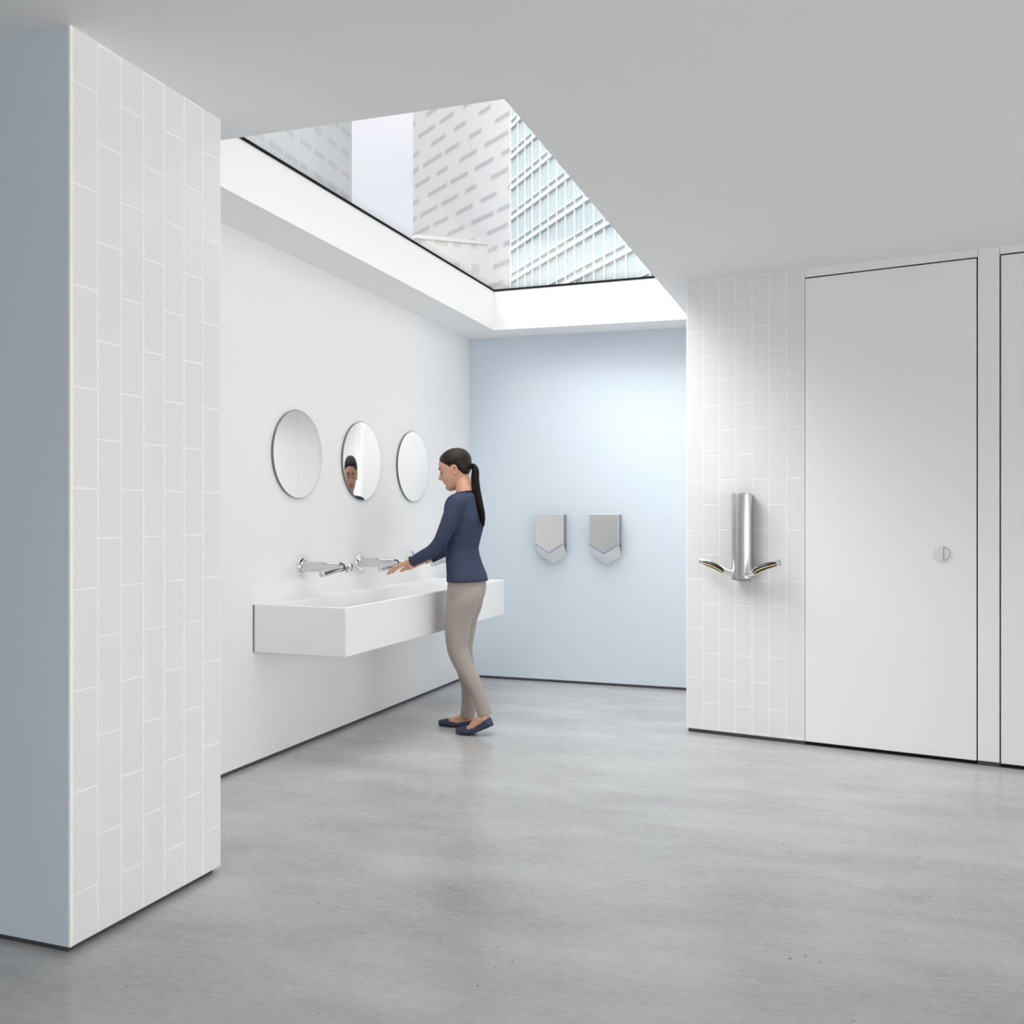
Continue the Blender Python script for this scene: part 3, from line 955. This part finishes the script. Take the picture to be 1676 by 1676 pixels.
# ---- trousers
tp = [rings([(938, 763.5, .099, .154), (955, 764.5, .104, .160), (970, 763.5, .1035, .160), (983, 761, .097, .150), (992, 760, .08, .13)], YC, n=48)]
tp.append(limb([(768, 944, 5.225, .050), (767.5, 956, 5.200, .066), (765.5, 969, 5.180, .081)] + NL[1:], ends=False, n=36)); tp.append(limb([(769, 944, 5.265, .050), (769, 956, 5.282, .068), (768.5, 969, 5.296, .082)] + FL[1:], ends=False, n=36))
trousers = union('trousers', tp, M['trousers'], .0042, w_root, smooth_it=6)
def surf_line(name, pts, m, r, parent):
    V, F = tube_data([PM @ at(*p) for p in pts], [r] * len(pts), n=8)
    return mesh_obj(name, V, F, m, parent, smooth=True)
surf_line('zip_pull', [(779, 1173.5, 5.133), (778.4, 1176.5, 5.132)], M['zip'], .003, trousers)
surf_line('ankle_slit', [(758.5, 1166, 5.262), (756.0, 1173, 5.262)], M['seam'], .0022, trousers)

# ---- shoes
def shoe(fn, name_label):
    Lf = .240
    n_s, n_a = 40, 28
    V, F = [], []
    for i in range(n_s + 1):
        s = i / n_s; x = -.002 + s * Lf
        e1 = 1 - (abs(2 * s - 1)) ** 5
        # half width along the length
        w = (.027 + .011 * math.sin(max(0, min(1, (s - .25) / .8)) * PI)) * max(0.05, min(1, (s / .10)) ** .5 if s < .10 else 1) * (max(.04, (1 - ((s - .80) / .2) ** 2)) ** .55 if s > .80 else 1)
        rimh = .052 - .024 * min(1, s / .45) if s < .45 else .028 + .010 * max(0, (s - .45) / .25)
        toph = .046 - .020 * max(0, min(1, (s - .66) / .34))
        t = max(0, min(1, (s - .64) / .10)); t = t * t * (3 - 2 * t)
        A_ = rad(118) * (1 - t) + PI * t
        H = rimh * 1.15 * (1 - t) + toph * t
        for j in range(n_a + 1):
            ph = -A_ + 2 * A_ * j / n_a
            yy = w * math.copysign(abs(math.sin(ph)) ** .75, math.sin(ph))
            zz = H / 2 * (1 - math.copysign(abs(math.cos(ph)) ** .7, math.cos(ph)))
            V.append(fn(x, yy, zz + .003))
    for i in range(n_s):
        for j in range(n_a):
            a = i * (n_a + 1) + j
            F.append((a, a + 1, a + n_a + 2, a + n_a + 1))
    F.append(tuple(range(n_a + 1)))
    F.append(tuple(range(n_s * (n_a + 1), (n_s + 1) * (n_a + 1)))[::-1])
    o_ = mesh_obj('shoe', V, F, M['shoe'], w_root, smooth=True)
    md = o_.modifiers.new('s', 'SOLIDIFY'); md.thickness = .003; md.offset = 1
    # sole
    V, F = [], []
    for i in range(n_s + 1):
        s = i / n_s; x = s * Lf * .99
        w = (.024 + .011 * math.sin(max(0, min(1, (s - .25) / .8)) * PI)) * (min(1, s / .08) ** .5 if s < .08 else 1) * (max(.02, (1 - ((s - .80) / .2) ** 2)) ** .55 if s > .80 else 1)
        w = max(w, .002)
        for yy, zz in ((-w, 0), (w, 0), (w, .006), (-w, .006)):
            V.append(fn(x, yy, zz))
    for i in range(n_s):
        for j in range(4):
            a = i * 4 + j; b_ = i * 4 + (j + 1) % 4
            F.append((a, b_, b_ + 4, a + 4))
    F.append((0, 1, 2, 3)); F.append(tuple(n_s * 4 + k for k in (3, 2, 1, 0)))
    mesh_obj('sole', V, F, M['sole'], o_)
shoe(fN, ''); shoe(fF, '')

# ================================================================ city outside the skylight
def facade_mat(name, base, dark, sx, sz, fx, fz, off=.5, rough=.5, soft=.04):
    """horizontal window strips: local x along the facade, z up"""
    m = mat(name, base, rough, spec=.3)
    tc_ = N(m, 'ShaderNodeTexCoord'); se = N(m, 'ShaderNodeSeparateXYZ'); L(m, tc_.outputs['Object'], se.inputs[0])
    def mth(op, a, b_=None, c_=None):
        n_ = N(m, 'ShaderNodeMath', operation=op)
        for i_, x in enumerate((a, b_, c_)):
            if x is None: continue
            if isinstance(x, (int, float)): n_.inputs[i_].default_value = x
            else: L(m, x, n_.inputs[i_])
        return n_.outputs[0]
    z_ = mth('DIVIDE', se.outputs[2], sz); fl = mth('FLOOR', z_); fz_ = mth('FRACT', z_)
    sh = mth('MULTIPLY', mth('FRACT', mth('MULTIPLY', fl, .618)), off)
    x_ = mth('ADD', mth('DIVIDE', se.outputs[0], sx), sh)
    cell = mth('FLOOR', x_); fx_ = mth('FRACT', x_)
    wn_ = N(m, 'ShaderNodeTexWhiteNoise'); wn_.noise_dimensions = '2D'
    cb = N(m, 'ShaderNodeCombineXYZ'); L(m, cell, cb.inputs[0]); L(m, fl, cb.inputs[1]); L(m, cb.outputs[0], wn_.inputs['Vector'])
    wid = mth('MULTIPLY_ADD', wn_.outputs['Value'], .45, fx - .2)
    def soft_less(v_, lim, w_):
        q_ = N(m, 'ShaderNodeMath', operation='SUBTRACT'); L(m, v_, q_.inputs[1])
        if isinstance(lim, (int, float)): q_.inputs[0].default_value = lim
        else: L(m, lim, q_.inputs[0])
        r_ = N(m, 'ShaderNodeMapRange'); r_.interpolation_type = 'SMOOTHSTEP'; L(m, q_.outputs[0], r_.inputs[0])
        r_.inputs['From Min'].default_value = 0; r_.inputs['From Max'].default_value = w_
        lo_ = N(m, 'ShaderNodeMapRange'); lo_.interpolation_type = 'SMOOTHSTEP'; L(m, v_, lo_.inputs[0])
        lo_.inputs['From Max'].default_value = w_
        return mth('MULTIPLY', r_.outputs[0], lo_.outputs[0])
    m1 = soft_less(fx_, wid, soft * 2); m2 = soft_less(fz_, fz, soft * 3)
    mk_ = mth('MULTIPLY', m1, m2)
    mix_ = N(m, 'ShaderNodeMix'); mix_.data_type = 'RGBA'
    L(m, mk_, mix_.inputs[0]); mix_.inputs[6].default_value = (*base, 1); mix_.inputs[7].default_value = (*dark, 1)
    L(m, mix_.outputs[2], m.node_tree.nodes['Principled BSDF'].inputs['Base Color'])
    return m


def wpt(px, d):
    r = (px - CX) / FPX
    return Vector(((r * ca - sa) * d, (r * sa + ca) * d, 0))


def building(name, p0, p1, depth, h, m, label):
    """facade from p0 to p1 (seen from the room), body behind it"""
    d = (p1 - p0); ln = d.length
    root = empty(name, p0, math.atan2(d.y, d.x))
    tag(root, label, 'building')
    return root, ln

# dashed white tower
p0, p1 = wpt(676, 152.8), wpt(836, 130)
root, ln = building('office_tower', p0, p1, 40, 95, None, 'white tower with rows of grey window dashes seen through the skylight')
M['dash'] = facade_mat('dash_facade', (.66, .66, .66), (.43, .43, .445), 6.8, 2.5, .78, .48, off=1.0, soft=.07)
box('tower_body', 0, ln + .3, 0, 30, 0, 110, M['dash'], root)
bm = bmesh.new()
add_box(bm, -.3, ln + .3, -.3, 30.3, 110, 112)
bm_obj('roof_parapet', bm, M['shaft'], root)
# glass curtain-wall tower
p0, p1 = wpt(836, 110), wpt(1085, 79.5)
root, ln = building('glass_tower', p0, p1, 30, 90, None, 'pale glass curtain-wall tower with white mullions seen through the skylight')
mgt = mat('curtain_glass', (.40, .50, .52), .12, spec=.6)
M['cglass'] = mgt
box('glass_skin', 0, ln, .15, 25, 0, 88, mgt, root)
bm = bmesh.new()
nx = 16
for k in range(nx + 1):
    x = ln * k / nx
    add_box(bm, x - .09, x + .09, -.05, .3, 0, 88)
bm_obj('mullion', bm, M['shaft'], root)['kind'] = 'stuff'
bm = bmesh.new()
for k in range(26):
    z = k * 3.5
    add_box(bm, -.1, ln + .1, -.1, .3, z - .16, z + .16)
    add_box(bm, -.1, ln + .1, -.06, .3, z + .75, z + .83)
bm_obj('floor_band', bm, M['shaft'], root)['kind'] = 'stuff'
# grey block on the left
p0, p1 = wpt(380, 118), wpt(576, 150)
root, ln = building('grey_block', p0, p1, 30, 80, None, 'pale grey tower at the left end of the skylight view')
M['greyf'] = facade_mat('grey_facade', (.60, .61, .63), (.50, .51, .53), 4.2, 3.3, .75, .4, off=0)
box('block_body', 0, ln, 0, 30, 0, 110, M['greyf'], root)
box('roof_parapet', -.3, ln + .3, -.3, 30.3, 110, 111.5, M['shaft'], root)
# low cream building before the dashed tower
p0, p1 = wpt(680, 121), wpt(798, 124)
root, ln = building('cream_block', p0, p1, 30, 27, None, 'low cream building in front of the dashed white tower, seen through the skylight')
M['cream'] = facade_mat('cream_facade', (.74, .73, .715), (.60, .585, .56), 2.4, 3.2, .6, .5, off=0)
M['creamp'] = mat('cream_coping', (.74, .73, .715), .6)
box('block_body', 0, ln, 0, 5, 0, 36, M['cream'], root)
box('roof_parapet', -.1, ln + .1, -.1, 5.1, 36, 36.5, M['creamp'], root)

# ================================================================ light
W = bpy.data.worlds.new('sky'); scn.world = W; W.use_nodes = True
nt = W.node_tree
bg = nt.nodes['Background']
tcw = nt.nodes.new('ShaderNodeTexCoord'); sx = nt.nodes.new('ShaderNodeSeparateXYZ'); cr_ = nt.nodes.new('ShaderNodeValToRGB')
nt.links.new(tcw.outputs['Generated'], sx.inputs[0]); nt.links.new(sx.outputs[2], cr_.inputs[0])
els = cr_.color_ramp.elements
els[0].position = 0.0; els[0].color = (.45, .45, .45, 1)
els[1].position = 1.0; els[1].color = (1.0, 1.0, 1.0, 1)
for p_, c_ in ((.02, (.82, .82, .83)), (.12, (.72, .73, .77)), (.32, (.66, .675, .745)), (.55, (.98, .97, .96))):
    e_ = els.new(p_); e_.color = (*c_, 1)
nt.links.new(cr_.outputs[0], bg.inputs['Color']); bg.inputs['Strength'].default_value = 1.0


def sun(name, direction, strength, ang, col=(1, .985, .97)):
    ld = bpy.data.lights.new(name, 'SUN'); ld.energy = strength; ld.angle = rad(ang); ld.color = col
    o_ = bpy.data.objects.new(name, ld); C.objects.link(o_)
    o_.rotation_euler = Vector(direction).to_track_quat('-Z', 'Y').to_euler()
    return o_
bg.inputs['Strength'].default_value = 1.35
sun('sun_zenith', (.25, .28, -1), 4.4, 75)
sun('sun_west', (.8, .35, -.9), 2.6, 46)
sun('fill_south', (0, 1, -.9), 1.3, 60)  # added soft fill from behind the camera, brightens doors and near floor
sun('fill_side', (-1, .3, .12), 2.9, 60)  # added soft fill from the open right side, tilted up to lift the ceiling
